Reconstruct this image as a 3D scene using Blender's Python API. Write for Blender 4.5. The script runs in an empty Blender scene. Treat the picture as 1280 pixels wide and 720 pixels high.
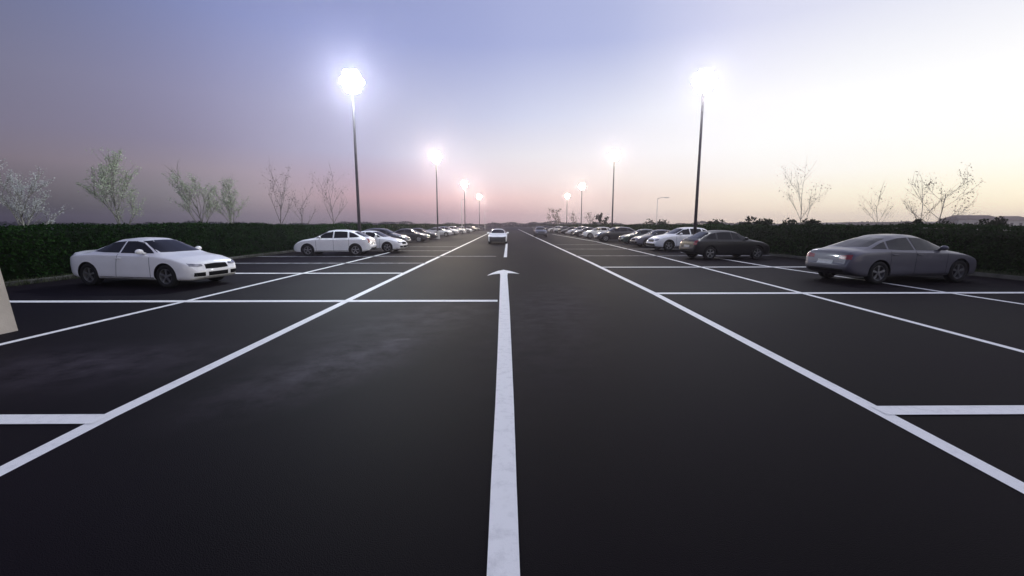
import bpy, bmesh, math, random
import numpy as np
from mathutils import Vector, Matrix
from mathutils.bvhtree import BVHTree

sc = bpy.context.scene
COL = sc.collection
R = math.radians

# ------------------------------------------------------------------ camera
CAM_H, FPX = 1.7, 540.0
PITCH = math.atan(79 / FPX)
cam_d = bpy.data.cameras.new('camera')
cam = bpy.data.objects.new('camera', cam_d)
COL.objects.link(cam)
cam.location = (0, 0, CAM_H)
cam.rotation_euler = (R(90) - PITCH, 0, -math.atan(6 / FPX))
cam_d.sensor_width = 36
cam_d.lens = 36 * FPX / 1280
cam_d.clip_end = 3000
cam_d.clip_start = 0.05
sc.camera = cam
CM = cam.rotation_euler.to_matrix()

def ray(px, py):
    return CM @ Vector(((px - 640) / FPX, -(py - 360) / FPX, -1))

def G(px, py, z=0.0):
    d = ray(px, py)
    t = (z - CAM_H) / d.z
    return Vector((d.x * t, d.y * t, z))

def D(px, py, Y):
    d = ray(px, py)
    t = Y / d.y
    return Vector((d.x * t, Y, CAM_H + d.z * t))

# ------------------------------------------------------------------ materials
def srgb(r, g, b):
    f = lambda c: (c / 255) / 12.92 if c / 255 <= 0.04045 else ((c / 255 + 0.055) / 1.055) ** 2.4
    return (f(r), f(g), f(b), 1)

def new_mat(name):
    m = bpy.data.materials.new(name)
    m.use_nodes = True
    nt = m.node_tree
    return m, nt, nt.nodes['Principled BSDF']

def nd(nt, typ, **kw):
    n = nt.nodes.new(typ)
    for k, v in kw.items():
        if k in n.inputs:
            n.inputs[k].default_value = v
        else:
            setattr(n, k, v)
    return n

def varied(name, c1, c2, scale=5, rough=0.6, metal=0.0, spec=0.5, bump=0.0, bscale=60, coat=0.0, detail=4):
    m, nt, b = new_mat(name)
    tc = nd(nt, 'ShaderNodeTexCoord')
    n = nd(nt, 'ShaderNodeTexNoise', Scale=scale, Detail=detail)
    nt.links.new(tc.outputs['Object'], n.inputs['Vector'])
    r = nd(nt, 'ShaderNodeValToRGB')
    r.color_ramp.elements[0].position = 0.35
    r.color_ramp.elements[1].position = 0.65
    r.color_ramp.elements[0].color = (*c1[:3], 1)
    r.color_ramp.elements[1].color = (*c2[:3], 1)
    nt.links.new(n.outputs['Fac'], r.inputs['Fac'])
    nt.links.new(r.outputs['Color'], b.inputs['Base Color'])
    b.inputs['Roughness'].default_value = rough
    b.inputs['Metallic'].default_value = metal
    b.inputs['Specular IOR Level'].default_value = spec
    b.inputs['Coat Weight'].default_value = coat
    b.inputs['Coat Roughness'].default_value = 0.06
    if bump:
        n2 = nd(nt, 'ShaderNodeTexNoise', Scale=bscale, Detail=3)
        nt.links.new(tc.outputs['Object'], n2.inputs['Vector'])
        bp = nd(nt, 'ShaderNodeBump', Strength=bump, Distance=0.02)
        nt.links.new(n2.outputs['Fac'], bp.inputs['Height'])
        nt.links.new(bp.outputs['Normal'], b.inputs['Normal'])
    return m

def car_paint(name, c, metal=0.0, rough=0.32, coat=0.8):
    k = 0.9
    return varied(name, [v * k for v in c], c, scale=1.3, rough=rough, metal=metal, coat=coat)

P_WHITE = car_paint('white_paint', (0.88, 0.88, 0.88))
P_CREAM = car_paint('off_white_paint', (0.66, 0.66, 0.66))
P_SILVER = car_paint('silver_paint', (0.36, 0.37, 0.41), 0.5)
P_GREY = car_paint('grey_paint', (0.115, 0.112, 0.135), 0.3, 0.45, 0.4)
P_DARK = car_paint('charcoal_paint', (0.006, 0.006, 0.008), 0.0, 0.35, 0.0)
P_BLACK = car_paint('black_paint', (0.012, 0.012, 0.015))
P_GREEN = car_paint('dark_green_paint', (0.022, 0.04, 0.034))
M_GLASS = varied('tinted_glass', (0.008, 0.009, 0.011), (0.013, 0.013, 0.016), 2, 0.06, spec=0.22)
M_TYRE = varied('tyre_rubber', (0.010, 0.010, 0.010), (0.018, 0.018, 0.018), 20, 0.85, spec=0.25)
M_RIM = varied('alloy_rim', (0.30, 0.30, 0.31), (0.42, 0.42, 0.43), 9, 0.35, metal=0.8)
M_BLACKP = varied('black_plastic', (0.010, 0.010, 0.011), (0.02, 0.02, 0.02), 14, 0.6)
M_CAVITY = varied('wheel_arch_lining', (0.006, 0.006, 0.006), (0.01, 0.01, 0.01), 14, 0.9, spec=0.1)
M_HEAD = varied('headlight_lens', (0.10, 0.105, 0.12), (0.38, 0.38, 0.40), 10, 0.12, metal=0.4, coat=1)
M_TAIL = varied('red_lens', (0.22, 0.012, 0.014), (0.3, 0.02, 0.02), 14, 0.2, coat=1)
M_PLATE = varied('plate_white', (0.5, 0.5, 0.48), (0.6, 0.6, 0.58), 12, 0.5)
M_POLE = varied('galvanised_steel', (0.06, 0.052, 0.06), (0.10, 0.09, 0.10), 3, 0.55, metal=0.3)
M_CASE = varied('white_enamel', (0.66, 0.66, 0.66), (0.78, 0.78, 0.78), 3, 0.4)
M_CONC = varied('concrete', (0.36, 0.35, 0.33), (0.5, 0.48, 0.45), 6, 0.9, bump=0.4, bscale=40)
M_PIER = varied('beige_render', (0.50, 0.46, 0.40), (0.62, 0.57, 0.50), 2.2, 0.85, bump=0.5, bscale=45)
M_KERB = varied('kerb_concrete', (0.035, 0.034, 0.032), (0.08, 0.078, 0.075), 2.5, 0.9, bump=0.4)
M_HOUSE = varied('far_wall_render', (0.42, 0.40, 0.38), (0.5, 0.48, 0.45), 1, 0.9)
M_ROOF = varied('far_roof_tiles', (0.12, 0.09, 0.08), (0.18, 0.13, 0.11), 3, 0.9)

# asphalt: fresh sealcoat, fine aggregate, a worn dusty patch and other paler ones
m, nt, b = new_mat('sealed_asphalt')
M_ASPH = m
tc = nd(nt, 'ShaderNodeTexCoord')
n1 = nd(nt, 'ShaderNodeTexNoise', Scale=0.16, Detail=5, Roughness=0.6)
n2 = nd(nt, 'ShaderNodeTexNoise', Scale=140, Detail=2)
n3 = nd(nt, 'ShaderNodeTexNoise', Scale=2.2, Detail=8, Roughness=0.7)
for n in (n1, n2, n3):
    nt.links.new(tc.outputs['Object'], n.inputs['Vector'])
r1 = nd(nt, 'ShaderNodeValToRGB')
r1.color_ramp.elements[0].position = 0.38; r1.color_ramp.elements[0].color = (0.0034, 0.0022, 0.0038, 1)
r1.color_ramp.elements[1].position = 0.66; r1.color_ramp.elements[1].color = (0.0082, 0.0054, 0.0092, 1)
nt.links.new(n1.outputs['Fac'], r1.inputs['Fac'])
spk = nd(nt, 'ShaderNodeMapRange'); spk.inputs[1].default_value = 0.35; spk.inputs[2].default_value = 0.75
spk.inputs[3].default_value = 0.7; spk.inputs[4].default_value = 1.5
nt.links.new(n2.outputs['Fac'], spk.inputs[0])
mul = nd(nt, 'ShaderNodeVectorMath', operation='SCALE')
nt.links.new(r1.outputs['Color'], mul.inputs[0]); nt.links.new(spk.outputs[0], mul.inputs['Scale'])
# one dusty scuff and other paler patches: elongated blobs at fixed places on the lot
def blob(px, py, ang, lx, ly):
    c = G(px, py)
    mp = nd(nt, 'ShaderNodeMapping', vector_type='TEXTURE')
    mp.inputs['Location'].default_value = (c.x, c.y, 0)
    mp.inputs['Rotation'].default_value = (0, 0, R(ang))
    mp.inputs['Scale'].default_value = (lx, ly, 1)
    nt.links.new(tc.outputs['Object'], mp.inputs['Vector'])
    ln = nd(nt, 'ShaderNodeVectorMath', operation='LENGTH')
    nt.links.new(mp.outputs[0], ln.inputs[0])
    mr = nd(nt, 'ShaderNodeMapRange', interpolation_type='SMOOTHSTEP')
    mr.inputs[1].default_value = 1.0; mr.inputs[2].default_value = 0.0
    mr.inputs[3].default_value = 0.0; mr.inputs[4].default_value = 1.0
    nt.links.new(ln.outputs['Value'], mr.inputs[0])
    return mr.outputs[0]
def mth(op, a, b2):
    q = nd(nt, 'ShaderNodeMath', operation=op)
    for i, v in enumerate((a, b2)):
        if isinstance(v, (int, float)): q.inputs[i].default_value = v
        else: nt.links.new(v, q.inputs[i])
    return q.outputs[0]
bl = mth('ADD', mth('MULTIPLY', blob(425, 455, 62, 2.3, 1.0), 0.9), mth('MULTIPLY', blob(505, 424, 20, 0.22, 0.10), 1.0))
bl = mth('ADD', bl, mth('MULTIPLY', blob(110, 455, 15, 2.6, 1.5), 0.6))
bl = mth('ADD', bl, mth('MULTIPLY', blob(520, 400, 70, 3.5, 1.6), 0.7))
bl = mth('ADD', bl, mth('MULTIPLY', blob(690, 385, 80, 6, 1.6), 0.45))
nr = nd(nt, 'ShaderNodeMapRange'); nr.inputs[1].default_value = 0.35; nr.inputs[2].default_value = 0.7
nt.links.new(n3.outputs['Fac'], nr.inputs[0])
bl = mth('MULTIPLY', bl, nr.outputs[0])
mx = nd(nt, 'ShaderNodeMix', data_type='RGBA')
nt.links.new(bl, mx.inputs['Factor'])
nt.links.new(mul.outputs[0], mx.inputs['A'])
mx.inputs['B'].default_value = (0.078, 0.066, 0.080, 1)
nt.links.new(mx.outputs['Result'], b.inputs['Base Color'])
rr = nd(nt, 'ShaderNodeMapRange'); rr.inputs[3].default_value = 0.6; rr.inputs[4].default_value = 0.78
nt.links.new(n1.outputs['Fac'], rr.inputs[0])
nt.links.new(rr.outputs[0], b.inputs['Roughness'])
b.inputs['Specular IOR Level'].default_value = 0.05
bp = nd(nt, 'ShaderNodeBump', Strength=0.5, Distance=0.006)
nt.links.new(n2.outputs['Fac'], bp.inputs['Height'])
nt.links.new(bp.outputs['Normal'], b.inputs['Normal'])

# painted lines: slightly worn
m, nt, b = new_mat('road_paint')
M_LINE = m
tc = nd(nt, 'ShaderNodeTexCoord')
n1 = nd(nt, 'ShaderNodeTexNoise', Scale=9, Detail=8, Roughness=0.75)
n2 = nd(nt, 'ShaderNodeTexNoise', Scale=160, Detail=2)
nt.links.new(tc.outputs['Object'], n1.inputs['Vector']); nt.links.new(tc.outputs['Object'], n2.inputs['Vector'])
r1 = nd(nt, 'ShaderNodeValToRGB')
r1.color_ramp.elements[0].position = 0.24; r1.color_ramp.elements[0].color = (0.62, 0.62, 0.61, 1)
r1.color_ramp.elements[1].position = 0.5; r1.color_ramp.elements[1].color = (0.85, 0.85, 0.83, 1)
nt.links.new(n1.outputs['Fac'], r1.inputs['Fac'])
nt.links.new(r1.outputs['Color'], b.inputs['Base Color'])
b.inputs['Roughness'].default_value = 0.6
bp = nd(nt, 'ShaderNodeBump', Strength=0.4, Distance=0.004)
nt.links.new(n2.outputs['Fac'], bp.inputs['Height']); nt.links.new(bp.outputs['Normal'], b.inputs['Normal'])

M_WORN = varied('worn_road_paint', (0.05, 0.05, 0.055), (0.22, 0.22, 0.235), 3.5, 0.7, detail=8)
M_GROUND = varied('dark_turf', (0.014, 0.022, 0.009), (0.035, 0.042, 0.018), 0.4, 0.95, spec=0.1, bump=0.6, bscale=9)
M_HILL = varied('hill_scrub', (0.06, 0.065, 0.05), (0.12, 0.11, 0.09), 0.03, 0.95, spec=0.05)

def leaf_mat(name, c1, c2, scale=3, trans=0.0):
    m = varied(name, c1, c2, scale, 0.85, spec=0.06)
    nt = m.node_tree
    if trans:
        b = nt.nodes['Principled BSDF']
        t = nd(nt, 'ShaderNodeBsdfTranslucent'); t.inputs[0].default_value = (*c2[:3], 1)
        mx = nd(nt, 'ShaderNodeMixShader'); mx.inputs[0].default_value = trans
        nt.links.new(b.outputs[0], mx.inputs[1]); nt.links.new(t.outputs[0], mx.inputs[2])
        nt.links.new(mx.outputs[0], nt.nodes['Material Output'].inputs[0])
    return m
M_HEDGE = leaf_mat('hedge_leaves', (0.006, 0.022, 0.003), (0.013, 0.040, 0.006), 0.5)
M_HEDGER = leaf_mat('hedge_leaves_right', (0.008, 0.026, 0.004), (0.018, 0.050, 0.008), 0.5)
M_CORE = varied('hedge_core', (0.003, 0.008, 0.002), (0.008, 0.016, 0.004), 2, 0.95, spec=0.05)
M_BARK = varied('pale_bark', (0.10, 0.09, 0.085), (0.17, 0.155, 0.15), 5, 0.9)
M_BARKL = varied('light_grey_bark', (0.26, 0.23, 0.21), (0.40, 0.36, 0.33), 5, 0.9)
M_BARKP = varied('whitish_bark', (0.16, 0.16, 0.14), (0.3, 0.3, 0.26), 5, 0.9)  # whitish bark of the leafy left trees
M_BARKD = varied('dark_bark', (0.05, 0.04, 0.035), (0.09, 0.07, 0.06), 5, 0.9)
M_LAMPLIT = leaf_mat('lamplit_pale_leaves', (0.45, 0.47, 0.46), (0.7, 0.72, 0.7), 4, 0.4)  # lamp light on the leaves is put into their pale colour
M_PGREEN = leaf_mat('lamplit_green_leaves', (0.32, 0.37, 0.26), (0.55, 0.61, 0.47), 4, 0.4)  # pale green includes the lamp light falling on these crowns
M_DULL = leaf_mat('haze_grey_leaves', (0.14, 0.13, 0.12), (0.24, 0.22, 0.2), 4, 0.3)  # near-sky grey stands in for haze over the distant trees
M_SPARSE = leaf_mat('brown_leaves', (0.12, 0.085, 0.07), (0.34, 0.26, 0.22), 4, 0.3)
M_FARG = leaf_mat('far_foliage', (0.007, 0.014, 0.005), (0.020, 0.032, 0.012), 0.5)
M_GRASSL = leaf_mat('rough_grass', (0.03, 0.045, 0.02), (0.09, 0.10, 0.06), 2, 0.2)

# ------------------------------------------------------------------ object helpers
def link(o):
    COL.objects.link(o); return o

def tag(o, label, cat=None, group=None):
    o['label'] = label
    if cat: o['category'] = cat
    if group: o['group'] = group
    return o

def empty(name, loc=(0, 0, 0), rz=0.0):
    o = bpy.data.objects.new(name, None)
    o.empty_display_size = 0.2
    o.location = loc; o.rotation_euler = (0, 0, rz)
    return link(o)

def mesh_obj(name, verts, faces, mats, parent=None, smooth=False, kind=None):
    me = bpy.data.meshes.new(name)
    me.from_pydata([tuple(v) for v in verts], [], faces)
    me.update()
    for mm in (mats if isinstance(mats, (list, tuple)) else [mats]):
        me.materials.append(mm)
    if smooth:
        me.polygons.foreach_set('use_smooth', [True] * len(me.polygons))
    o = bpy.data.objects.new(name, me)
    link(o)
    if parent: o.parent = parent
    if kind: o['kind'] = kind
    return o

def bm_obj(name, bm, mats, parent=None, smooth=False):
    me = bpy.data.meshes.new(name)
    bm.normal_update()
    bm.to_mesh(me); bm.free()
    for mm in (mats if isinstance(mats, (list, tuple)) else [mats]):
        me.materials.append(mm)
    if smooth:
        me.polygons.foreach_set('use_smooth', [True] * len(me.polygons))
    o = bpy.data.objects.new(name, me)
    link(o)
    if parent: o.parent = parent
    return o

def bm_box(bm, cx, cy, cz, sx, sy, sz, bevel=0.0, rot=None):
    r = bmesh.ops.create_cube(bm, size=1)
    M = Matrix.Translation((cx, cy, cz)) @ (rot.to_4x4() if rot else Matrix()) @ Matrix.Diagonal((sx, sy, sz, 1))
    bmesh.ops.transform(bm, matrix=M, verts=r['verts'])
    if bevel:
        es = {e for v in r['verts'] for e in v.link_edges}
        bmesh.ops.bevel(bm, geom=list(es), offset=bevel, segments=2, affect='EDGES', profile=0.7)

def bm_tube(bm, pts, rad, n=8, cap=True):
    rings = []
    pts = [Vector(p) for p in pts]
    for i, p in enumerate(pts):
        a = pts[max(0, i - 1)]; c = pts[min(len(pts) - 1, i + 1)]
        t = (c - a).normalized()
        u = t.orthogonal().normalized() if abs(t.z) < 0.95 else Vector((1, 0, 0))
        u = (u - t * u.dot(t)).normalized()
        w = t.cross(u)
        rr = rad[i] if isinstance(rad, (list, tuple)) else rad
        rings.append([bm.verts.new(p + (u * math.cos(k * 2 * math.pi / n) + w * math.sin(k * 2 * math.pi / n)) * rr) for k in range(n)])
    for i in range(len(rings) - 1):
        for k in range(n):
            bm.faces.new((rings[i][k], rings[i][(k + 1) % n], rings[i + 1][(k + 1) % n], rings[i + 1][k]))
    if cap:
        bm.faces.new(rings[0][::-1]); bm.faces.new(rings[-1])

# ------------------------------------------------------------------ ground
def sheet(name, x0, x1, y0, y1, z, mat):
    return mesh_obj(name, [(x0, y0, z), (x1, y0, z), (x1, y1, z), (x0, y1, z)], [(0, 1, 2, 3)], mat, kind='structure')
sheet('ground', -750, 750, -60, 580, -0.004, M_GROUND)
sheet('parking_lot', -14.2, 16.0, -12, 300, 0.0, M_ASPH)

# ------------------------------------------------------------------ painted markings
def ribbon(pts, w, z=0.004, w2=None):
    vs, fs = [], []
    n = len(pts)
    for i, p in enumerate(pts):
        a = pts[max(0, i - 1)]; c = pts[min(n - 1, i + 1)]
        t = (c - a); t.z = 0; t.normalize()
        s = Vector((-t.y, t.x, 0))
        ww = w if w2 is None else w + (w2 - w) * i / (n - 1)
        vs += [(p.x + s.x * ww / 2, p.y + s.y * ww / 2, z), (p.x - s.x * ww / 2, p.y - s.y * ww / 2, z)]
    for i in range(n - 1):
        fs.append((2 * i, 2 * i + 1, 2 * i + 3, 2 * i + 2))
    return vs, fs

def marking(name, pts, w, z=0.004, w2=None, mat=None):
    v, f = ribbon(pts, w, z, w2)
    return mesh_obj(name, v, f, mat or M_LINE, kind='structure')

def curve_pts(pix, ext=None, near=None):
    P = [G(*p) for p in pix]
    if near:
        d = (P[0] - P[1]).normalized(); P.insert(0, P[0] + d * near)
    if ext:
        P.append(Vector(ext))
    return P
# long lines running away from the camera
lines = {
    'lane_line_left': ([(0, 590), (135, 521), (430, 378), (510, 339.5), (590, 301.5)], (-3.9, 150, 0), 4),
    'lane_line_right': ([(1280, 611), (1100, 515), (820, 368), (740, 329), (668, 296)], (4.3, 170, 0), 4),
    'bay_line_left': ([(0, 431), (235, 376), (430, 329.5)], (-7.3, 27, 0), 6),
    'bay_line_right': ([(1280, 440), (1020, 371), (830, 322), (745, 302)], (8.3, 80, 0), 6),
    'bay_line_far_right': ([(1280, 380.5), (1100, 353), (960, 333)], (10.9, 27, 0), 6),
}
PL = {}
for k, (pix, ext, near) in lines.items():
    PL[k] = curve_pts(pix, ext, near)
    marking('painted_line', PL[k], 0.125 if 'lane' in k else 0.105, 0.004, 0.2 if 'lane' in k else 0.17)
def x_on(k, Y):
    P = PL[k]
    return float(np.interp(Y, [p.y for p in P], [p.x for p in P]))
# cross lines of the bays
for i, y in enumerate([522, 376.3, 341.5, 329, 320.5, 313.5, 308.5]):
    Y = G(634, y).y
    x1 = x_on('lane_line_left', Y) if i != 1 else -0.22
    w = [0.19, 0.24, 0.26, 0.4, 0.5, 0.4, 0.4][i]
    if i in (3, 4): x1 = -0.6 if i == 4 else x1
    marking('painted_line', [Vector((-13.6, Y + 0.02, 0)), Vector((x1, Y, 0))], w, 0.008, mat=M_WORN if i > 2 else None)
for i, y in enumerate([516, 367.3, 334.3, 320, 311.5, 306]):
    Y = G(634, y).y
    marking('painted_line', [Vector((x_on('lane_line_right', Y), Y, 0)), Vector((15.4, Y, 0))], [0.19, 0.23, 0.26, 0.4, 0.4, 0.4][i], 0.008, mat=M_WORN if i > 2 else None)
# centre stripe with a flat swept arrowhead
cl = [(605, 655, 800), (608.5, 650, 720), (614, 645.5, 600), (619, 642.5, 510), (622, 639.5, 440), (624, 637, 385), (625.3, 634.2, 345)]
vs, fs = [], []
for a, b_, y in cl:
    p, q = G(a, y), G(b_, y)
    vs += [(p.x, p.y, 0.012), (q.x, q.y, 0.012)]
for i in range(len(cl) - 1):
    fs.append((2 * i, 2 * i + 1, 2 * i + 3, 2 * i + 2))
n0 = len(vs)
out = [(625.3, 345), (624.9, 342.4), (617, 343.2), (608.5, 345), (615, 341.6), (622, 339.0), (629.5, 337.6), (637, 339.0), (643, 340.6), (649.5, 342.8), (641, 341.9), (634.6, 341.9), (634.2, 345)]
for p in out:
    g = G(*p); vs.append((g.x, g.y, 0.012))
fs.append(tuple(range(n0, n0 + len(out))))
mesh_obj('painted_arrow', vs, fs, M_LINE, kind='structure')
marking('painted_line', [G(631.6, 321.8), G(633.4, 304.5)], 0.17, 0.012)

# kerbs with gravelly strip
def kerb(name, x, pts):
    bm = bmesh.new()
    for i in range(len(pts) - 1):
        a, b_ = Vector(pts[i]), Vector(pts[i + 1])
        n = max(1, int((b_ - a).length / 2.0))
        for k in range(n):
            p = a.lerp(b_, k / n); q = a.lerp(b_, (k + 1) / n)
            L = (q - p).length; ang = math.atan2(q.y - p.y, q.x - p.x)
            bm_box(bm, (p.x + q.x) / 2, (p.y + q.y) / 2, 0.05, L - 0.012, 0.14, 0.14, 0.012, Matrix.Rotation(ang, 3, 'Z'))
    o = bm_obj(name, bm, M_KERB)
    o['kind'] = 'structure'
    return o
kerb('kerb', 0, [(-14.2, 4, 0), (-13.9, 14, 0), (-13.4, 30, 0), (-13.4, 60, 0)])
kerb('kerb', 0, [(16.2, 4, 0), (15.9, 14, 0), (14.6, 24, 0), (14.4, 60, 0)])

# ------------------------------------------------------------------ leaf clouds
def leaves_np(P, size, rng, jit=0.5):
    n = len(P)
    d1 = rng.normal(size=(n, 3)); d1 /= np.linalg.norm(d1, axis=1)[:, None]
    d2 = rng.normal(size=(n, 3)); d2 -= (d2 * d1).sum(1)[:, None] * d1
    d2 /= np.linalg.norm(d2, axis=1)[:, None]
    s = (size * (1 - jit + 2 * jit * rng.random(n)))[:, None]
    d1 = d1 * s; d2 = d2 * s * 0.6
    V = np.stack([P - d1, P + d2, P + d1, P - d2], 1).reshape(-1, 3)
    return V

def quad_mesh(name, V, mat, parent=None, kind=None):
    n = len(V) // 4
    me = bpy.data.meshes.new(name)
    me.vertices.add(len(V)); me.vertices.foreach_set('co', V.astype(np.float32).ravel())
    me.loops.add(len(V)); me.loops.foreach_set('vertex_index', np.arange(len(V), dtype=np.int32))
    me.polygons.add(n); me.polygons.foreach_set('loop_start', np.arange(0, len(V), 4, dtype=np.int32))
    me.update(calc_edges=True)
    me.materials.append(mat)
    o = bpy.data.objects.new(name, me); link(o)
    if parent: o.parent = parent
    if kind: o['kind'] = kind
    return o

def hedge(name, path, wid, hfun, seed, lm, label, n_near, side):
    rng = np.random.default_rng(seed)
    root = empty(name, (path[0][0], path[0][1], 0))
    ox, oy = path[0]
    ys = np.array([p[1] for p in path]); xs = np.array([p[0] for p in path])
    # core: displaced box section
    vs, fs = [], []
    Y = np.unique(np.concatenate([np.arange(ys[0], 40, 0.35), np.geomspace(40, ys[-1], 60)]))
    sec = [(-0.5, 0.02), (-0.5, 0.3), (-0.49, 0.6), (-0.42, 0.86), (-0.2, 0.97), (0.15, 0.98), (0.42, 0.88), (0.5, 0.6), (0.5, 0.3), (0.5, 0.02)]
    for y in Y:
        x = np.interp(y, ys, xs); h = hfun(y) * 0.94
        for a, z in sec:
            vs.append((x + a * wid * 0.92 + rng.normal() * 0.04 - ox, y + rng.normal() * 0.05 - oy, max(-0.02, z * h + rng.normal() * 0.03)))
    m_ = len(sec)
    for i in range(len(Y) - 1):
        for k in range(m_ - 1):
            fs.append((i * m_ + k, i * m_ + k + 1, (i + 1) * m_ + k + 1, (i + 1) * m_ + k))
    fs.append(tuple(range(m_))[::-1]); fs.append(tuple(range((len(Y) - 1) * m_, len(Y) * m_)))
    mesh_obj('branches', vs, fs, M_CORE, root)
    # leaves on the shell, denser close to the camera
    u = rng.random(n_near)
    y = ys[0] + (ys[-1] - ys[0]) * (np.exp(u * 3.2) - 1) / (math.exp(3.2) - 1)
    x0 = np.interp(y, ys, xs)
    h = np.array([hfun(t) for t in y])
    t = rng.random(n_near)
    face = rng.random(n_near)
    inner = side  # +1: inner face toward +x
    sx = np.where(face < 0.62, inner * 0.5, np.where(face < 0.9, rng.uniform(-0.5, 0.5, n_near), -inner * 0.5))
    sz = np.where((face < 0.62) | (face >= 0.9), t ** 0.85, 0.97)
    roundo = np.clip((sz - 0.8) / 0.2, 0, 1) * 0.09
    sx = sx * (1 - roundo)
    clump = 0.045 * np.sin(y * 1.7 + 3 * np.sin(y * .6)) + 0.035 * np.sin(y * 4.3 + sz * 7)
    P = np.stack([x0 + sx * wid + np.sign(sx) * (clump * 0.6 + rng.normal(0, 0.05, n_near)),
                  y, np.maximum(0.03, sz * h + rng.normal(0, 0.035, n_near) + clump * 0.35 * (sz > 0.9))], 1)
    P -= np.array([ox, oy, 0])
    size = 0.022 + 0.0011 * y
    quad_mesh('foliage', leaves_np(P, size, rng), lm, root)
    return tag(root, label, 'hedge')

def hL(y): return 1.70 + 0.05 * math.sin(y * 0.35) + 0.04 * math.sin(y * 1.3 + 1)
def hR(y): return 1.66 + 0.03 * math.sin(y * 0.4) + 0.03 * math.sin(y * 1.1 + 2)
hedge('hedge', [(-15.3, 3), (-15.0, 14), (-14.5, 30), (-14.8, 80), (-14.8, 295)], 1.7, hL, 1, M_HEDGE,
      'long clipped dark green hedge along the left edge of the lot', 130000, 1)
hedge('hedge', [(17.6, 3), (17.1, 14), (15.7, 24), (15.8, 80), (16.2, 295)], 1.7, hR, 2, M_HEDGER,
      'long dark green hedge along the right edge of the lot', 130000, -1)

# rough grass at the foot of the hedges
rng = np.random.default_rng(5)
def tufts(name, path, n, w, hgt):
    ys = np.array([p[1] for p in path]); xs = np.array([p[0] for p in path])
    y = ys[0] + (ys[-1] - ys[0]) * rng.random(n) ** 1.4
    x = np.interp(y, ys, xs) + rng.uniform(-w / 2, w / 2, n)
    den = (np.sin(y * 1.1) + np.sin(y * 0.43 + 1) + 2.2) / 4.2
    keep = rng.random(n) < den
    x, y = x[keep], y[keep]; n = len(x)
    h = hgt * (0.4 + rng.random(n))
    a = rng.random(n) * math.pi
    lean = rng.normal(0, 0.05, (n, 2))
    dx, dy = np.cos(a) * 0.012, np.sin(a) * 0.012
    V = np.stack([np.stack([x - dx, y - dy, np.zeros(n) - 0.003], 1), np.stack([x + dx, y + dy, np.zeros(n) - 0.003], 1),
                  np.stack([x + dx * .3 + lean[:, 0], y + dy * .3 + lean[:, 1], h], 1), np.stack([x - dx * .3 + lean[:, 0], y - dy * .3 + lean[:, 1], h], 1)], 1).reshape(-1, 3)
    quad_mesh(name, V, M_GRASSL, kind='stuff')
tufts('grass', [(-14.25, 4), (-14.0, 14), (-13.55, 30), (-13.6, 60)], 26000, 0.5, 0.13)
tufts('grass', [(16.5, 4), (16.15, 14), (14.8, 24), (14.8, 60)], 32000, 0.5, 0.17)

# ------------------------------------------------------------------ trees
def tree(name, px, py_top, Y, seed, lm, bark, label, nleaf, leafsize, spread=0.42, kids=6, py_base=None, group=None, X=None, levels=3, bare=0.0, trunkr=0.07):
    rnd = random.Random(seed)
    top = D(px, py_top, Y)
    H = top.z
    base = D(px, 281, Y); x = base.x if X is None else X
    root = empty(name, (x, Y, 0))
    bm = bmesh.new(); tw = bmesh.new(); tips = []
    def grow(bmx, p, d, L, r, lev):
        n = 4 if lev == 0 else 3
        pts, rad = [p.copy()], [r]
        for k in range(n):
            d = (d + Vector((rnd.uniform(-1, 1), rnd.uniform(-1, 1), rnd.uniform(-.3, .6))) * (0.10 if lev == 0 else 0.22)).normalized()
            p = p + d * L / n
            pts.append(p.copy()); rad.append(r * (1 - 0.62 * (k + 1) / n))
        bm_tube(bmx, pts, rad, 6 if lev < 2 else 4, cap=True)
        if lev >= levels - 1:
            for k in range(1, n + 1):
                tips.append((pts[k], L * 0.3))
            return
        nk = kids if lev == 0 else 5
        for k in range(nk):
            f = (0.34 + 0.66 * (k + rnd.random()) / nk) if lev == 0 else (0.3 + 0.7 * (k + rnd.random()) / nk)
            i = min(n - 1, int(f * n)); q = pts[i].lerp(pts[i + 1], f * n - i)
            az = k * 2.4 + rnd.random()
            sp = spread * (1.5 - f * 0.6)
            dd = (Vector((math.cos(az) * sp, math.sin(az) * sp, 1 - 0.3 * sp)) if lev == 0 else (d + Vector((rnd.uniform(-1, 1), rnd.uniform(-1, 1), rnd.uniform(-.2, .7))) * 0.75)).normalized()
            grow(tw if lev >= 1 else bmx, q, dd, L * (rnd.uniform(0.42, 0.6) if lev == 0 else rnd.uniform(0.45, 0.7)), max(rad[i] * 0.55, 0.008), lev + 1)
    grow(bm, Vector((0, 0, -0.05)), Vector((0, 0, 1)), H * (0.66 if levels > 3 else 0.74), trunkr, 0)
    bm_obj('trunk', bm, bark, root, True)
    cr = bm_obj('crown', tw, [bark, lm], root, False)
    rg = np.random.default_rng(seed)
    if nleaf:
        T = np.array([list(t[0]) for t in tips]); S = np.array([t[1] for t in tips])
        # drop whole clumps so the crown has gaps
        w = rg.random(len(T)) ** 1.6 + 0.02
        idx = rg.choice(len(T), nleaf, p=w / w.sum())
        P = T[idx] + rg.normal(0, 1, (nleaf, 3)) * (S[idx] * 0.42)[:, None]
        P = P[(P[:, 2] > 0.5) & (P[:, 2] < H * 1.1)]; nleaf = len(P)
        V = leaves_np(P, leafsize, rg)
        # merge leaf quads into the crown mesh
        me = cr.data
        b2 = bmesh.new(); b2.from_mesh(me)
        for i in range(nleaf):
            q = [b2.verts.new(V[4 * i + k]) for k in range(4)]
            f = b2.faces.new(q); f.material_index = 1
        b2.to_mesh(me); b2.free()
    return tag(root, label, 'tree', group)

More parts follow.
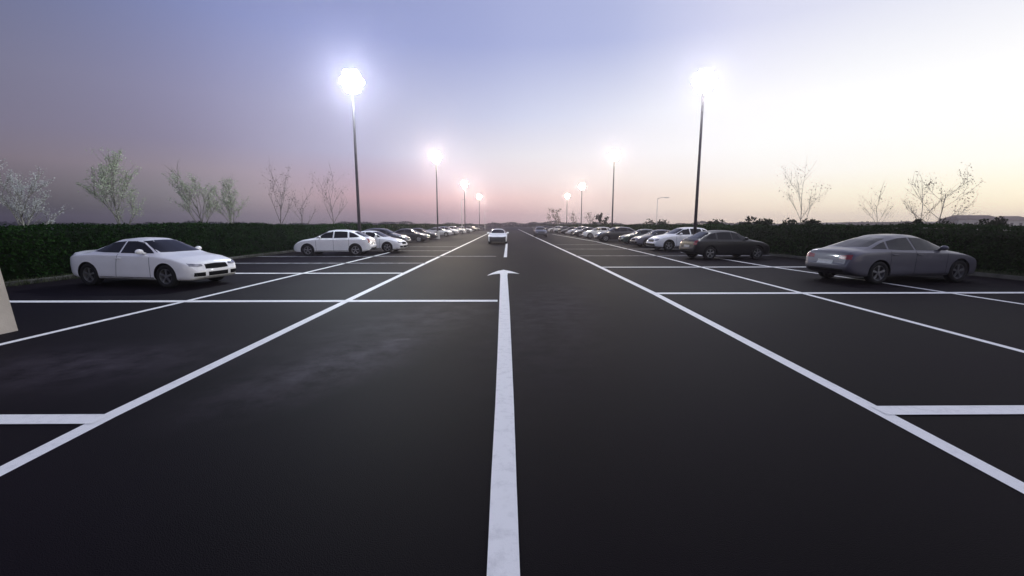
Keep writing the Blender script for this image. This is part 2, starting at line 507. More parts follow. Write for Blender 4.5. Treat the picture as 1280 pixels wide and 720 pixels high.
tree('pale_tree', 30, 214, 17, 11, M_LAMPLIT, M_BARKP, 'pale white small tree furthest left behind the hedge', 3600, 0.026, 0.42, 8, levels=4, trunkr=0.055)
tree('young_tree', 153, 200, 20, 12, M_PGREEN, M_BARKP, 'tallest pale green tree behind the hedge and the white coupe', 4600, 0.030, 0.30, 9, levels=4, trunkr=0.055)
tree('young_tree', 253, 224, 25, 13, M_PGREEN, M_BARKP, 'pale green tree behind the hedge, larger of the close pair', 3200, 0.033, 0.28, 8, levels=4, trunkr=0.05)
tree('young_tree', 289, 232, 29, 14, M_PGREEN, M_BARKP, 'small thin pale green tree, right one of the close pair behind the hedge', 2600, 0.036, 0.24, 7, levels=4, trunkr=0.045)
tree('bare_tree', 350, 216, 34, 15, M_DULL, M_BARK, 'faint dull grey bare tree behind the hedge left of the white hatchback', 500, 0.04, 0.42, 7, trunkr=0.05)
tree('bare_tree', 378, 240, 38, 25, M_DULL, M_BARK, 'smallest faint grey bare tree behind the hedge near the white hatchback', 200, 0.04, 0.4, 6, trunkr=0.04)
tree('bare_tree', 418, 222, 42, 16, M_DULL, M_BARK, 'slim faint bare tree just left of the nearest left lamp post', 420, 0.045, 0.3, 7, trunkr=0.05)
tree('sparse_tree', 1003, 214, 28, 17, M_SPARSE, M_BARKL, 'slim nearly leafless tree behind the right hedge left of the grey fastback', 420, 0.035, 0.34, 6, trunkr=0.04)
tree('sparse_tree', 1100, 238, 34, 18, M_SPARSE, M_BARKL, 'short faint leafless tree behind the right hedge above the grey fastback', 160, 0.04, 0.5, 6, trunkr=0.03)
tree('sparse_tree', 1150, 232, 27, 19, M_SPARSE, M_BARKL, 'thin leafless tree behind the right hedge, left neighbour of the widest one', 260, 0.035, 0.4, 5, trunkr=0.035)
tree('sparse_tree', 1168, 214, 24, 20, M_SPARSE, M_BARKL, 'widest sparse brown tree with few leaves behind the right hedge', 560, 0.035, 0.8, 8, trunkr=0.04)
tree('round_tree', 751, 269, 75, 21, M_FARG, M_BARKD, 'small dark round-crowned tree beyond the parked cars on the right', 500, 0.16, 0.9, 8)
tree('round_tree', 691, 262, 95, 22, M_SPARSE, M_BARKD, 'far brownish bushy tree left of the small far right lamps', 350, 0.14, 0.7, 7)
tree('round_tree', 716, 266, 100, 23, M_SPARSE, M_BARKD, 'far slim tree between the two far right lamp posts', 150, 0.12, 0.3, 5)
tree('round_tree', 736, 267, 92, 24, M_SPARSE, M_BARKD, 'far spindly tree just right of the third right lamp post', 150, 0.12, 0.5, 5)

# far tree line across the end of the lot + bushes on the right
def treeline():
    rg = np.random.default_rng(9)
    n = 26000
    x = rg.uniform(-420, 420, n)
    hh = 2.8 + 0.7 * np.sin(x * 0.05) + 0.5 * np.sin(x * 0.17 + 2) + 0.5 * np.sin(x * 0.41)
    z = rg.random(n) ** 0.8 * hh
    P = np.stack([x, 318 + rg.normal(0, 3.0, n), z], 1)
    o = quad_mesh('far_woodland', leaves_np(P, np.full(n, 0.7), rg), M_FARG, kind='stuff')
    tag(o, 'low dark line of far trees across the horizon', 'woodland')
treeline()

def bush(px, Y, w, h, seed, label, X=None):
    rg = np.random.default_rng(seed)
    x = D(px, 281, Y).x if X is None else X
    root = empty('bush', (x, Y, 0))
    n = 900
    C = np.clip(rg.normal(0, 1, (7, 3)), -1.3, 1.3) * np.array([w * .28, w * .25, h * .13]) + np.array([0, 0, h - w * .24 - .1])
    d = rg.normal(size=(n, 3)); d /= np.linalg.norm(d, axis=1)[:, None]
    P = C[rg.integers(0, 7, n)] + d * (w * 0.24) * rg.random(n)[:, None] ** 0.4
    P = P[(P[:, 2] > 0.02)]; n = len(P)
    quad_mesh('foliage', leaves_np(P, np.full(n, 0.05 + Y * 0.0012), rg), M_FARG, root)
    bm = bmesh.new()
    for k in range(5):
        c = C[k]
        bm_tube(bm, [(0, 0, -0.03), (c[0] * .5, c[1] * .5, c[2] * .6), tuple(c)], [0.035, 0.02, 0.01], 5)
    bm_obj('stem', bm, M_BARKD, root)
    tag(root, label, 'bush', 'bushes rising behind the right hedge')
bw = [(820, 62, 'leftmost low dark bush rising behind the right hedge, above the white crossover'), (893, 40, 'dark bush showing over the hedge just right of the nearest right lamp post'),
      (930, 34, 'tallest rounded bush showing over the hedge above the charcoal hatchback bonnet'), (952, 33, 'small bush above the hedge, right beside the tallest rounded bush'),
      (985, 31, 'bush above the hedge just left of the slim leafless tree'), (1018, 29, 'bush above the hedge just right of the slim leafless tree'),
      (1135, 27, 'bush above the hedge left of the thin leafless tree'), (1195, 25, 'bush above the right hedge below the widest sparse tree'), (1243, 24, 'rightmost bush above the right hedge')]
for i, (px, Y, lab) in enumerate(bw):
    hgt = [2.3, 2.0, 2.15, 1.95, 1.95, 1.9, 1.9, 1.95, 1.95][i]
    bush(px, Y, [4, 2.0, 2.2, 1.6, 1.6, 1.5, 1.2, 1.8, 1.5][i], hgt, 60 + i, lab)

# low hills on the right horizon
def hills(name, x0, x1, Y, hf, depth, mat):
    vs, fs = [], []
    N, Mm = 70, 9
    rr = random.Random(3)
    for j in range(Mm):
        v = j / (Mm - 1)
        for i in range(N):
            u = i / (N - 1)
            x = x0 + (x1 - x0) * u
            z = hf(u) * math.sin(v * math.pi) ** 0.8 + rr.uniform(-.15, .15) if 0 < j < Mm - 1 else -1
            vs.append((x, Y + depth * v, z))
    for j in range(Mm - 1):
        for i in range(N - 1):
            fs.append((j * N + i, j * N + i + 1, (j + 1) * N + i + 1, (j + 1) * N + i))
    mesh_obj(name, vs, fs, mat, kind='structure', smooth=True)
hills('hills', 90, 760, 330, lambda u: 1 + 4.5 * min(1, u * 2.2) ** 1.3 * (0.9 + 0.1 * math.sin(u * 23)), 160, M_HILL)
hills('hills', -10, 60, 345, lambda u: 2.0 * math.sin(u * math.pi) , 60, M_FARG)

# pale far buildings in front of the hills (right)
def far_house(px, Y, w, h, label):
    p = D(px, 281, Y)
    root = empty('far_building', (p.x, Y, 0))
    bm = bmesh.new(); bm_box(bm, 0, 0, h / 2, w, 7, h); bm_obj('wall', bm, M_HOUSE, root)
    vs = [(-w / 2 - .4, -3.9, h + .01), (w / 2 + .4, -3.9, h + .01), (w / 2 + .4, 3.9, h + .01), (-w / 2 - .4, 3.9, h + .01), (-w / 2 + 2, 0, h + 1.6), (w / 2 - 2, 0, h + 1.6)]
    mesh_obj('roof', vs, [(0, 1, 5, 4), (1, 2, 5), (2, 3, 4, 5), (3, 0, 4), (3, 2, 1, 0)], M_ROOF, root)
    k = int(w // 3.2)
    for i in range(k):
        bm = bmesh.new(); bm_box(bm, -w / 2 + (i + .5) * w / k, -3.51, h * .55, 1.1, .06, 1.2)
        bm_obj('window', bm, M_GLASS, root)
    tag(root, label, 'building')
far_house(1213, 150, 16, 3.4, 'low pale building on the right horizon, wider of the two')
far_house(1262, 160, 10, 3.3, 'small low pale building on the right horizon nearest the picture edge')

# ------------------------------------------------------------------ beige pier at the left edge
bm = bmesh.new()
c0 = G(24, 413)
z0, z1 = -0.02, 2.6
def ringp(s, z):
    # footprint corners; near-right corner first, walls lean inwards going up
    ins = s
    a = R(0)
    pts = [(-ins, -1.2 + ins), (-ins, -ins), (-1.5 + ins, -ins), (-1.5 + ins, -1.2 + ins)]
    return [Vector((c0.x + x * math.cos(a) - y * math.sin(a), c0.y + x * math.sin(a) + y * math.cos(a), z)) for x, y in pts]
r0 = [bm.verts.new(v) for v in ringp(0, z0)]; r1_ = [bm.verts.new(v) for v in ringp(0.14, z1)]
for k in range(4):
    bm.faces.new((r0[(k + 1) % 4], r0[k], r1_[k], r1_[(k + 1) % 4]))
bm.faces.new(r1_); bm.faces.new(r0[::-1])
bmesh.ops.recalc_face_normals(bm, faces=bm.faces)
bmesh.ops.bevel(bm, geom=list(bm.edges), offset=0.015, segments=2, affect='EDGES')
pier = bm_obj('pier', bm, M_PIER)
tag(pier, 'beige rendered tapering pier cut off by the left picture edge', 'pier')

# ------------------------------------------------------------------ lamp posts
def emis(name, col, s):
    m = bpy.data.materials.new(name); m.use_nodes = True
    nt = m.node_tree; nt.nodes.clear()
    e = nd(nt, 'ShaderNodeEmission'); e.inputs[0].default_value = (*col, 1); e.inputs[1].default_value = s
    o = nd(nt, 'ShaderNodeOutputMaterial'); nt.links.new(e.outputs[0], o.inputs[0])
    return m
E_COOL = emis('lit_lens_cool', (0.84, 0.93, 1.0), 560)
E_WARM = emis('lit_lens_warm', (1.0, 0.88, 0.68), 420)
E_WARML = emis('lit_lens_soft', (1.0, 0.86, 0.66), 200)
E_RIGHT = emis('lit_lens_white', (0.95, 0.96, 1.0), 200)

def flood_head(bm, lens, cx, cz, dirn, tilt, r=0.225):
    # round floodlight facing dirn (+1 away from camera, -1 toward), tilted down
    rot = Matrix.Rotation(dirn * R(90) + 0, 4, 'X') @ Matrix()
    rot = Matrix.Rotation(R(90) * -dirn * -1, 4, 'X')
    base = Matrix.Translation((cx, dirn * 0.16, cz)) @ Matrix.Rotation(-dirn * R(90) + dirn * R(tilt) * -1, 4, 'X')
    # local +z is the beam axis
    segs = 14
    prof = [(0.05, -0.26), (0.12, -0.24), (r * 0.75, -0.1), (r * 0.96, 0.0), (r * 0.96, 0.015)]
    rings = []
    for rr_, z in prof:
        rings.append([bm.verts.new(base @ Vector((rr_ * math.cos(2 * math.pi * k / segs), rr_ * math.sin(2 * math.pi * k / segs), z))) for k in range(segs)])
    for i in range(len(rings) - 1):
        for k in range(segs):
            bm.faces.new((rings[i][k], rings[i][(k + 1) % segs], rings[i + 1][(k + 1) % segs], rings[i + 1][k]))
    bm.faces.new(rings[0][::-1])
    v = []
    for rr_, z in [(r * 1.02, 0.017), (r * 0.7, 0.05), (r * 0.3, 0.07)]:
        v.append([lens.verts.new(base @ Vector((rr_ * math.cos(2 * math.pi * k / segs), rr_ * math.sin(2 * math.pi * k / segs), z))) for k in range(segs)])
    for i in range(2):
        for k in range(segs):
            lens.faces.new((v[i][k], v[i][(k + 1) % segs], v[i + 1][(k + 1) % segs], v[i + 1][k]))
    lens.faces.new(v[-1])

def lamp_post(px, py_top, Y, label, lensmat, H=None, sleeve=False, group='floodlight posts along the rows', heads=6, r=0.0):
    p = D(px, py_top, Y)
    H = p.z
    root = empty('lamp_post', (p.x, Y, 0))
    bm = bmesh.new()
    bm_tube(bm, [(0, 0, 0.25), (0, 0, H * .5), (0, 0, H - 0.15)], [0.10, 0.08, 0.058], 14)
    bm_tube(bm, [(0, 0, 0.24), (0, 0, 0.30)], [0.2, 0.2], 14)
    bm_obj('pole', bm, M_POLE, root, True)
    bm = bmesh.new(); bm_tube(bm, [(0, 0, -0.02), (0, 0, 0.95 if sleeve else 0.25)], [0.27, 0.24], 18)
    bm_obj('base', bm, M_CONC, root)
    bm = bmesh.new()
    bm_tube(bm, [(-0.36, 0, H - 0.36), (0.36, 0, H - 0.36)], 0.035, 8)
    bm_tube(bm, [(-0.5, 0, H), (0.5, 0, H)], 0.035, 8)
    bm_tube(bm, [(-0.36, 0, H + 0.36), (0.36, 0, H + 0.36)], 0.035, 8)
    bm_tube(bm, [(0, 0, H - 0.3), (0, 0, H + 0.5)], 0.045, 8)
    bm_obj('crossarm', bm, M_CASE, root, True)
    for z, xs_ in ((H - 0.36, (-0.21, 0.21)), (H, (-0.41, 0.0, 0.41)), (H + 0.36, (-0.21, 0.21))):
        for x in xs_:
            for dn in (-1, 1):
                hb, lb = bmesh.new(), bmesh.new()
                flood_head(hb, lb, x, z, dn, 12)
                h = bm_obj('lamp_head', hb, M_CASE, root, True)
                bm_obj('lens', lb, lensmat, h, True)
    return tag(root, label, 'lamp post', group)

def put_lamp(px, py, Y, label, lensmat, sleeve=False, scale=None):
    return lamp_post(px, py, Y, label, lensmat, sleeve=sleeve)
put_lamp(440, 102, 26.5, 'nearest left lamp post, tallest, rising behind the white hatchback', E_COOL)
put_lamp(545, 196, 54, 'second left lamp post with a pale concrete sleeve at its foot', E_WARM, True)
put_lamp(580.5, 230, 91, 'third left lamp post with a small warm light', E_WARM)
put_lamp(599, 246, 133, 'fourth left lamp post, the farthest lit one on the left', E_WARM)
put_lamp(880, 102, 26.5, 'nearest right lamp post, rising behind the charcoal hatchback', E_RIGHT)
put_lamp(768, 194, 52, 'second right lamp post behind the black parked cars', E_WARML)
put_lamp(727.5, 233, 88, 'third right lamp post beyond the silver cars', E_WARML)
put_lamp(709, 245, 122, 'fourth right lamp post, the farthest lit one on the right', E_WARML)

def slim_post(px, py_top, Y, label, arm=0.0, k=1.0):
    p = D(px, py_top, Y); H = p.z
    root = empty('slim_post', (p.x, Y, 0))
    bm = bmesh.new(); bm_tube(bm, [(0, 0, -0.02), (0, 0, H)], [0.10 * k, 0.06 * k], 10)
    bm_obj('pole', bm, M_CASE, root, True)
    bm = bmesh.new(); bm_tube(bm, [(0, 0, H - 0.05), (arm * .6, 0, H + 0.18), (arm, 0, H + 0.15)], [0.05, 0.045, 0.04], 8)
    bm_box(bm, arm * 1.15, 0, H + 0.12, 0.75, 0.3, 0.13, 0.03)
    bm_obj('lamp_head', bm, M_CASE, root)
    tag(root, label, 'lamp post')
slim_post(577, 250, 110, 'slim unlit pale post just left of the third left lamp post', 0.7)
slim_post(606, 264, 150, 'short far unlit post at the end of the left lamp row', 0.7)
slim_post(822, 248, 78, 'slim pale unlit street lamp with a short arm, left of the nearest right lamp post', 1.4, 0.7)
slim_post(697, 264, 140, 'far thin unlit post among the trees right of the lane', -0.7)

# ------------------------------------------------------------------ cars
def smooth_arr(a, sig):
    k = int(sig * 3) + 1
    w = np.exp(-0.5 * (np.arange(-k, k + 1) / sig) ** 2); w /= w.sum()
    ap = np.concatenate([a[0] + (a[0] - a[1:k + 1][::-1]) * 1.0, a, a[-1] + (a[-1] - a[-k - 1:-1][::-1])])
    return np.convolve(ap, w, 'valid')

def catmull(pts, sub):
    P = [np.array(p, float) for p in pts]
    out = []
    for i in range(len(P) - 1):
        p0 = P[i - 1] if i > 0 else P[i] * 2 - P[i + 1]
        p1, p2 = P[i], P[i + 1]
        p3 = P[i + 2] if i + 2 < len(P) else P[i + 1] * 2 - P[i]
        for k in range(sub):
            t = k / sub
            # tension-reduced to keep creases tidy
            m1 = (p2 - p0) * 0.36; m2 = (p3 - p1) * 0.36
            h = (2 * t**3 - 3 * t**2 + 1) * p1 + (t**3 - 2 * t**2 + t) * m1 + (-2 * t**3 + 3 * t**2) * p2 + (t**3 - t**2) * m2
            out.append(h)
    out.append(P[-1])
    return out

def make_car(spec, paint):
    L, W = spec['L'], spec['W']
    hx = L / 2
    N = 140
    # denser stations at the ends
    u = np.linspace(-1, 1, N)
    X = hx * np.sign(u) * (1 - (1 - np.abs(u)) ** 1.35)
    fine = np.linspace(-hx, hx, 600)
    def prof(key, sig=5):
        c = spec[key]
        a = np.interp(fine, [p[0] for p in c], [p[1] for p in c])
        return smooth_arr(a, sig)
    ZT, ZS, ZB, WR = prof('top', 6), prof('belt', 8), prof('bottom', 6), prof('roofw', 9)
    zt = np.interp(X, fine, ZT); zs = np.minimum(np.interp(X, fine, ZS), zt - 0.02); zb = np.interp(X, fine, ZB); wr = np.interp(X, fine, WR)
    t = np.clip((np.abs(X) - (hx - 0.62)) / 0.62, 0, 1)
    w = W / 2 * (1 - 0.06 * t ** 2 - 0.16 * t ** 5 - 0.0 * t)
    w = w * (1 - 0.025 * np.clip((np.abs(X) - 0.3) / hx, 0, 1))
    rings = []
    for i in range(N):
        ww, a, b_, c = w[i], zb[i], zs[i], zt[i]
        ro = min(wr[i], ww * 0.93)
        gh = min(1.0, max(0.0, (c - b_ - 0.05) / 0.3))     # how much greenhouse there is
        z6 = c - (0.035 + 0.045 * gh) if c - b_ > 0.06 else c - 0.45 * (c - b_)
        z6 = max(z6, b_ + 0.006)
        pts = [(0, a), (ww * 0.80, a), (ww * 0.945, a + 0.035), (ww * 0.985, a + 0.12), (ww * 0.993, a + 0.42 * (b_ - a)), (ww * 1.0, a + 0.66 * (b_ - a)),
               (ww * 0.985, b_ - 0.06 * (b_ - a)), (ww * 0.95, b_), (ww * 0.95 + (ro - ww * 0.95) * 0.88, b_ + (z6 - b_) * 0.9), (ro * 0.95, z6 + 0.004), (ro * 0.6, c - 0.012), (0, c)]
        half = catmull(pts, 3)
        ring = [(X[i], p[0], p[1]) for p in half] + [(X[i], -p[0], p[1]) for p in half[-2:0:-1]]
        rings.append(ring)
    n = len(rings[0])
    vs = [p for r_ in rings for p in r_]
    fs = []
    for i in range(N - 1):
        for k in range(n):
            fs.append((i * n + k, i * n + (k + 1) % n, (i + 1) * n + (k + 1) % n, (i + 1) * n + k))
    # domed end caps
    for end, i in ((-1, 0), (1, N - 1)):
        prev = [i * n + k for k in range(n)]
        zc = (zb[i] + zt[i]) / 2
        for sc_, dx in ((0.9, 0.018), (0.6, 0.035), (0.25, 0.042)):
            cur = []
            for k in range(n):
                x, y, z = rings[i][k]
                vs.append((x + end * dx, y * sc_, zc + (z - zc) * sc_)); cur.append(len(vs) - 1)
            for k in range(n):
                f = (prev[k], prev[(k + 1) % n], cur[(k + 1) % n], cur[k])
                fs.append(f if end > 0 else f[::-1])
            prev = cur
        fs.append(tuple(prev) if end > 0 else tuple(prev[::-1]))
    me = bpy.data.meshes.new('body')
    me.from_pydata(vs, [], fs); me.update()
    bm = bmesh.new(); bm.from_mesh(me); bmesh.ops.recalc_face_normals(bm, faces=bm.faces); bm.to_mesh(me)
    bvh = BVHTree.FromBMesh(bm); bm.free()
    me.materials.append(paint); me.materials.append(M_CAVITY)
    root = empty('parked_car')
    body = bpy.data.objects.new('body', me); link(body)
    wr_, wx = spec['wheel_r'], spec['wheels']
    cb = bmesh.new()
    for x in wx:
        for s in (-1, 1):
            r = bmesh.ops.create_cone(cb, cap_ends=True, segments=40, radius1=wr_ * 1.13, radius2=wr_ * 1.13, depth=0.5)
            bmesh.ops.transform(cb, matrix=Matrix.Translation((x, s * (W / 2 + 0.25 - 0.27), wr_ + 0.01)) @ Matrix.Rotation(R(90), 4, 'X'), verts=r['verts'])
    for f in cb.faces: f.material_index = 1
    cm = bpy.data.meshes.new('tmp'); cb.to_mesh(cm); cb.free()
    cm.materials.append(paint); cm.materials.append(M_CAVITY)
    cut = bpy.data.objects.new('tmp', cm); link(cut)
    md = body.modifiers.new('arch', 'BOOLEAN'); md.operation = 'DIFFERENCE'; md.object = cut; md.solver = 'EXACT'
    bpy.context.view_layer.update()
    dg = bpy.context.evaluated_depsgraph_get()
    nm = bpy.data.meshes.new_from_object(body.evaluated_get(dg))
    nm.name = 'body'
    body.modifiers.clear(); body.data = nm
    bpy.data.objects.remove(cut); bpy.data.meshes.remove(cm)
    nm.polygons.foreach_set('use_smooth', [True] * len(nm.polygons))
    try: nm.set_sharp_from_angle(angle=R(38))
    except Exception: pass
    body.parent = root

    def cast(o, d):
        h = bvh.ray_cast(Vector(o), Vector(d))
        return h[0]
    def patch(name, lo, hi, d, mat, off=0.006, nu=14, nv=8, parent=root):
        """lo, hi: lists of 2-D outline points; d 'f','b','l','r': side it is cast from"""
        lo = [np.array(p, float) for p in lo]; hi = [np.array(p, float) for p in hi]
        def at(c, s):
            t = s * (len(c) - 1); i = min(int(t), len(c) - 2); return c[i] + (c[i + 1] - c[i]) * (t - i)
        vs, ok = [], True
        last = None
        for j in range(nv + 1):
            for i in range(nu + 1):
                p = at(lo, i / nu) * (1 - j / nv) + at(hi, i / nu) * (j / nv)
                if d in 'fb':
                    s = 1 if d == 'f' else -1
                    h = cast((s * 5, p[0], p[1]), (-s, 0, 0)); o = Vector((s * off, 0, off * 0.3))
                else:
                    s = 1 if d == 'l' else -1
                    h = cast((p[0], s * 5, p[1]), (0, -s, 0)); o = Vector((0, s * off, off * 0.3))
                if h is None: h = (last - o) if last else Vector((p[0], 0, p[1]))
                last = h + o
                vs.append(last)
        # thickness: duplicate the sheet inwards and close the rim
        m_ = len(vs)
        inn = Vector((-(1 if d == 'f' else -1 if d == 'b' else 0) * 0.02, -(1 if d == 'l' else -1 if d == 'r' else 0) * 0.02, 0))
        vs2 = vs + [v + inn for v in vs]
        fs = []
        for j in range(nv):
            for i in range(nu):
                a = j * (nu + 1) + i
                fs.append((a, a + 1, a + nu + 2, a + nu + 1)); fs.append((m_ + a + nu + 1, m_ + a + nu + 2, m_ + a + 1, m_ + a))
        rim = [i for i in range(nu + 1)] + [j * (nu + 1) + nu for j in range(1, nv + 1)] + [nv * (nu + 1) + i for i in range(nu - 1, -1, -1)] + [j * (nu + 1) for j in range(nv - 1, 0, -1)]
        for k in range(len(rim)):
            a, b2 = rim[k], rim[(k + 1) % len(rim)]
            fs.append((b2, a, m_ + a, m_ + b2))
        o = mesh_obj(name, vs2, fs, mat, parent)
        bmx = bmesh.new(); bmx.from_mesh(o.data); bmesh.ops.recalc_face_normals(bmx, faces=bmx.faces); bmx.to_mesh(o.data); bmx.free()
        return o
    for nm_, lo, hi, d, mt in spec['patches']:
        if d == 's':
            patch(nm_, lo, hi, 'l', mt); patch(nm_, lo, hi, 'r', mt)
        elif d in ('F', 'B'):
            patch(nm_, lo, hi, d.lower(), mt)
            patch(nm_, [(-p[0], p[1]) for p in lo], [(-p[0], p[1]) for p in hi], d.lower(), mt)
        else:
            patch(nm_, lo, hi, d, mt)
    # door gaps: thin dark strips on both flanks
    for s in ('l', 'r'):
        for xg, z0g, z1g, lean in spec['gaps']:
            patch('door_gap', [(xg - 0.006, z0g), (xg - 0.006 + lean, z1g)], [(xg + 0.006, z0g), (xg + 0.006 + lean, z1g)], s, M_BLACKP, 0.002, 14, 1)
    # sill strip
    for s in ('l', 'r'):
        patch('sill', [(wx[0] + wr_ * 1.2, spec['sillz']), (wx[1] - wr_ * 1.2, spec['sillz'])], [(wx[0] + wr_ * 1.2, spec['sillz'] + 0.05), (wx[1] - wr_ * 1.2, spec['sillz'] + 0.05)], s, M_BLACKP, 0.004, 10, 1)
    for s in (-1, 1):
        for xh in spec['handles']:
            h = cast((xh, s * 5, spec['handlez']), (0, -s, 0))
            bm = bmesh.new(); bm_box(bm, h.x, h.y + s * 0.012, h.z, 0.17, 0.03, 0.03, 0.008)
            bm_obj('door_handle', bm, paint, root, True)
        mx_, mz = spec['mirror']
        h = cast((mx_, s * 5, mz - 0.03), (0, -s, 0))
        bm = bmesh.new()
        r = bmesh.ops.create_uvsphere(bm, u_segments=14, v_segments=10, radius=0.5)
        bmesh.ops.transform(bm, matrix=Matrix.Translation((mx_ - 0.02, h.y + s * 0.13, mz + 0.03)) @ Matrix.Diagonal((0.13, 0.22, 0.14, 1)), verts=r['verts'])
        bm_tube(bm, [(mx_, h.y - s * 0.02, mz - 0.03), (mx_, h.y + s * 0.1, mz + 0.01)], [0.035, 0.03], 8)
        bm_obj('wing_mirror', bm, paint, root, True)
    # wheels
    def tyre_mesh():
        bm = bmesh.new(); seg = 36
        pr = [(-0.095, wr_ * 0.66), (-0.105, wr_ * 0.8), (-0.10, wr_ * 0.93), (-0.075, wr_ * 0.99), (0, wr_), (0.075, wr_ * 0.99), (0.10, wr_ * 0.93), (0.105, wr_ * 0.8), (0.095, wr_ * 0.66), (0.06, wr_ * 0.64), (-0.06, wr_ * 0.64)]
        rs = [[bm.verts.new((r_ * math.cos(2 * math.pi * k / seg), y, r_ * math.sin(2 * math.pi * k / seg))) for k in range(seg)] for y, r_ in pr]
        for i in range(len(rs)):
            a, b_ = rs[i], rs[(i + 1) % len(rs)]
            for k in range(seg): bm.faces.new((a[k], a[(k + 1) % seg], b_[(k + 1) % seg], b_[k]))
        bmesh.ops.recalc_face_normals(bm, faces=bm.faces)
        return bm
    def rim_mesh(s):
        bm = bmesh.new(); seg = 30; ro = wr_ * 0.655
        prr = [(0.085 * s, ro), (0.085 * s, ro * 0.93), (0.03 * s, ro * 0.88), (-0.05 * s, ro * 0.88), (-0.05 * s, ro)]
        rs = [[bm.verts.new((r_ * math.cos(2 * math.pi * k / seg), y, r_ * math.sin(2 * math.pi * k / seg))) for k in range(seg)] for y, r_ in prr]
        for i in range(len(rs)):
            a, b_ = rs[i], rs[(i + 1) % len(rs)]
            for k in range(seg): bm.faces.new((a[k], a[(k + 1) % seg], b_[(k + 1) % seg], b_[k]))
        for k in range(5):
            an = k * 2 * math.pi / 5 + 0.3
            for dd in (-0.13, 0.13):
                c, s_ = math.cos(an + dd * .6), math.sin(an + dd * .6)
                rm = Matrix.Rotation(-(an + dd * .6), 3, 'Y')
                bm_box(bm, c * ro * 0.52, 0.066 * s, s_ * ro * 0.52, ro * 0.86, 0.03, ro * 0.15, 0.006, rm)
        r = bmesh.ops.create_cone(bm, cap_ends=True, segments=20, radius1=ro * 0.2, radius2=ro * 0.2, depth=0.04)
        bmesh.ops.transform(bm, matrix=Matrix.Translation((0, 0.07 * s, 0)) @ Matrix.Rotation(R(90), 4, 'X'), verts=r['verts'])
        bmesh.ops.recalc_face_normals(bm, faces=bm.faces)
        nf = len(bm.faces)
        r = bmesh.ops.create_cone(bm, cap_ends=True, segments=24, radius1=ro * 0.9, radius2=ro * 0.9, depth=0.02)
        bmesh.ops.transform(bm, matrix=Matrix.Translation((0, -0.02 * s, 0)) @ Matrix.Rotation(R(90), 4, 'X'), verts=r['verts'])
        for f in {f for v in r['verts'] for f in v.link_faces}: f.material_index = 1
        return bm
    tm = {}
    for x in wx:
        for s in (-1, 1):
            t_ = bm_obj('wheel', tyre_mesh(), M_TYRE, root, True)
            t_.location = (x, s * (W / 2 - 0.125), wr_)
            rm_ = bm_obj('rim', rim_mesh(s), [M_RIM, M_BLACKP], t_)
    # underbody so no light leaks through
    return root

def recolour(root, paint):
    for c in root.children:
        if c.name.split('.')[0] in ('body', 'door_handle', 'wing_mirror'):
            sl = c.material_slots[0]
            sl.link = 'OBJECT'; sl.material = paint

def copy_tree(o, parent=None):
    c = o.copy(); COL.objects.link(c); c.parent = parent
    for ch in o.children: copy_tree(ch, c)
    return c

# --- coupe-like sedan
hx = 2.1
COUPE = dict(L=4.2, W=1.72, wheel_r=0.315, wheels=(-1.30, 1.27), sillz=0.23,
    top=[(-2.1, .58), (-2.07, .86), (-2.0, .975), (-1.86, .965), (-1.55, .955), (-1.42, .965), (-0.62, 1.30), (-0.15, 1.345), (0.2, 1.325), (0.42, 1.27), (1.05, .945), (1.2, .905), (1.6, .84), (1.95, .72), (2.06, .64), (2.1, .52)],
    belt=[(-2.1, .50), (-2.03, .78), (-1.8, .86), (-1.0, .90), (0, .885), (0.9, .87), (1.5, .79), (1.9, .66), (2.06, .56), (2.1, .46)],
    bottom=[(-2.1, .36), (-2.0, .27), (-1.7, .20), (1.7, .19), (2.0, .20), (2.1, .27)],
    roofw=[(-2.1, .62), (-1.5, .64), (-0.9, .56), (-0.4, .52), (0.2, .52), (0.6, .57), (1.1, .66), (2.1, .6)],
    patches=[
        ('side_window', [(-0.16, .935), (0.3, .93), (0.86, .93)], [(-0.16, 1.245), (0.1, 1.25), (0.36, 1.21)], 's', M_GLASS),
        ('side_window', [(-1.14, .965), (-0.7, .945), (-0.22, .94)], [(-0.74, 1.175), (-0.5, 1.225), (-0.22, 1.245)], 's', M_GLASS),
        ('windscreen', [(-.66, .955), (-.35, .95), (0, .955), (.35, .95), (.66, .955)], [(-.47, 1.25), (-.24, 1.275), (0, 1.28), (.24, 1.275), (.47, 1.25)], 'f', M_GLASS),
        ('rear_window', [(-.58, 1.0), (0, .99), (.58, 1.0)], [(-.45, 1.235), (0, 1.27), (.45, 1.235)], 'b', M_GLASS),
        ('headlight', [(.43, .575), (.58, .565), (.755, .59)], [(.43, .63), (.58, .645), (.75, .67)], 'F', M_HEAD),
        ('grille', [(-.37, .50), (0, .49), (.37, .50)], [(-.35, .62), (0, .635), (.35, .62)], 'f', M_CAVITY),
        ('lower_grille', [(-.32, .30), (0, .30), (.32, .30)], [(-.32, .41), (0, .41), (.32, .41)], 'f', M_CAVITY),
        ('fog_lamp', [(.42, .305), (.56, .305), (.70, .31)], [(.42, .41), (.56, .41), (.70, .41)], 'F', M_CAVITY),
        ('taillight', [(.40, .66), (.55, .66), (.72, .66)], [(.40, .77), (.55, .78), (.70, .78)], 'B', M_TAIL),
        ('licence_plate', [(-.25, .50), (.25, .50)], [(-.25, .61), (.25, .61)], 'b', M_PLATE),
    ],
    gaps=[(0.80, .28, .86, 0.02), (-0.34, .28, .90, 0.12)], handles=(-0.18,), handlez=.79, mirror=(0.62, .95))

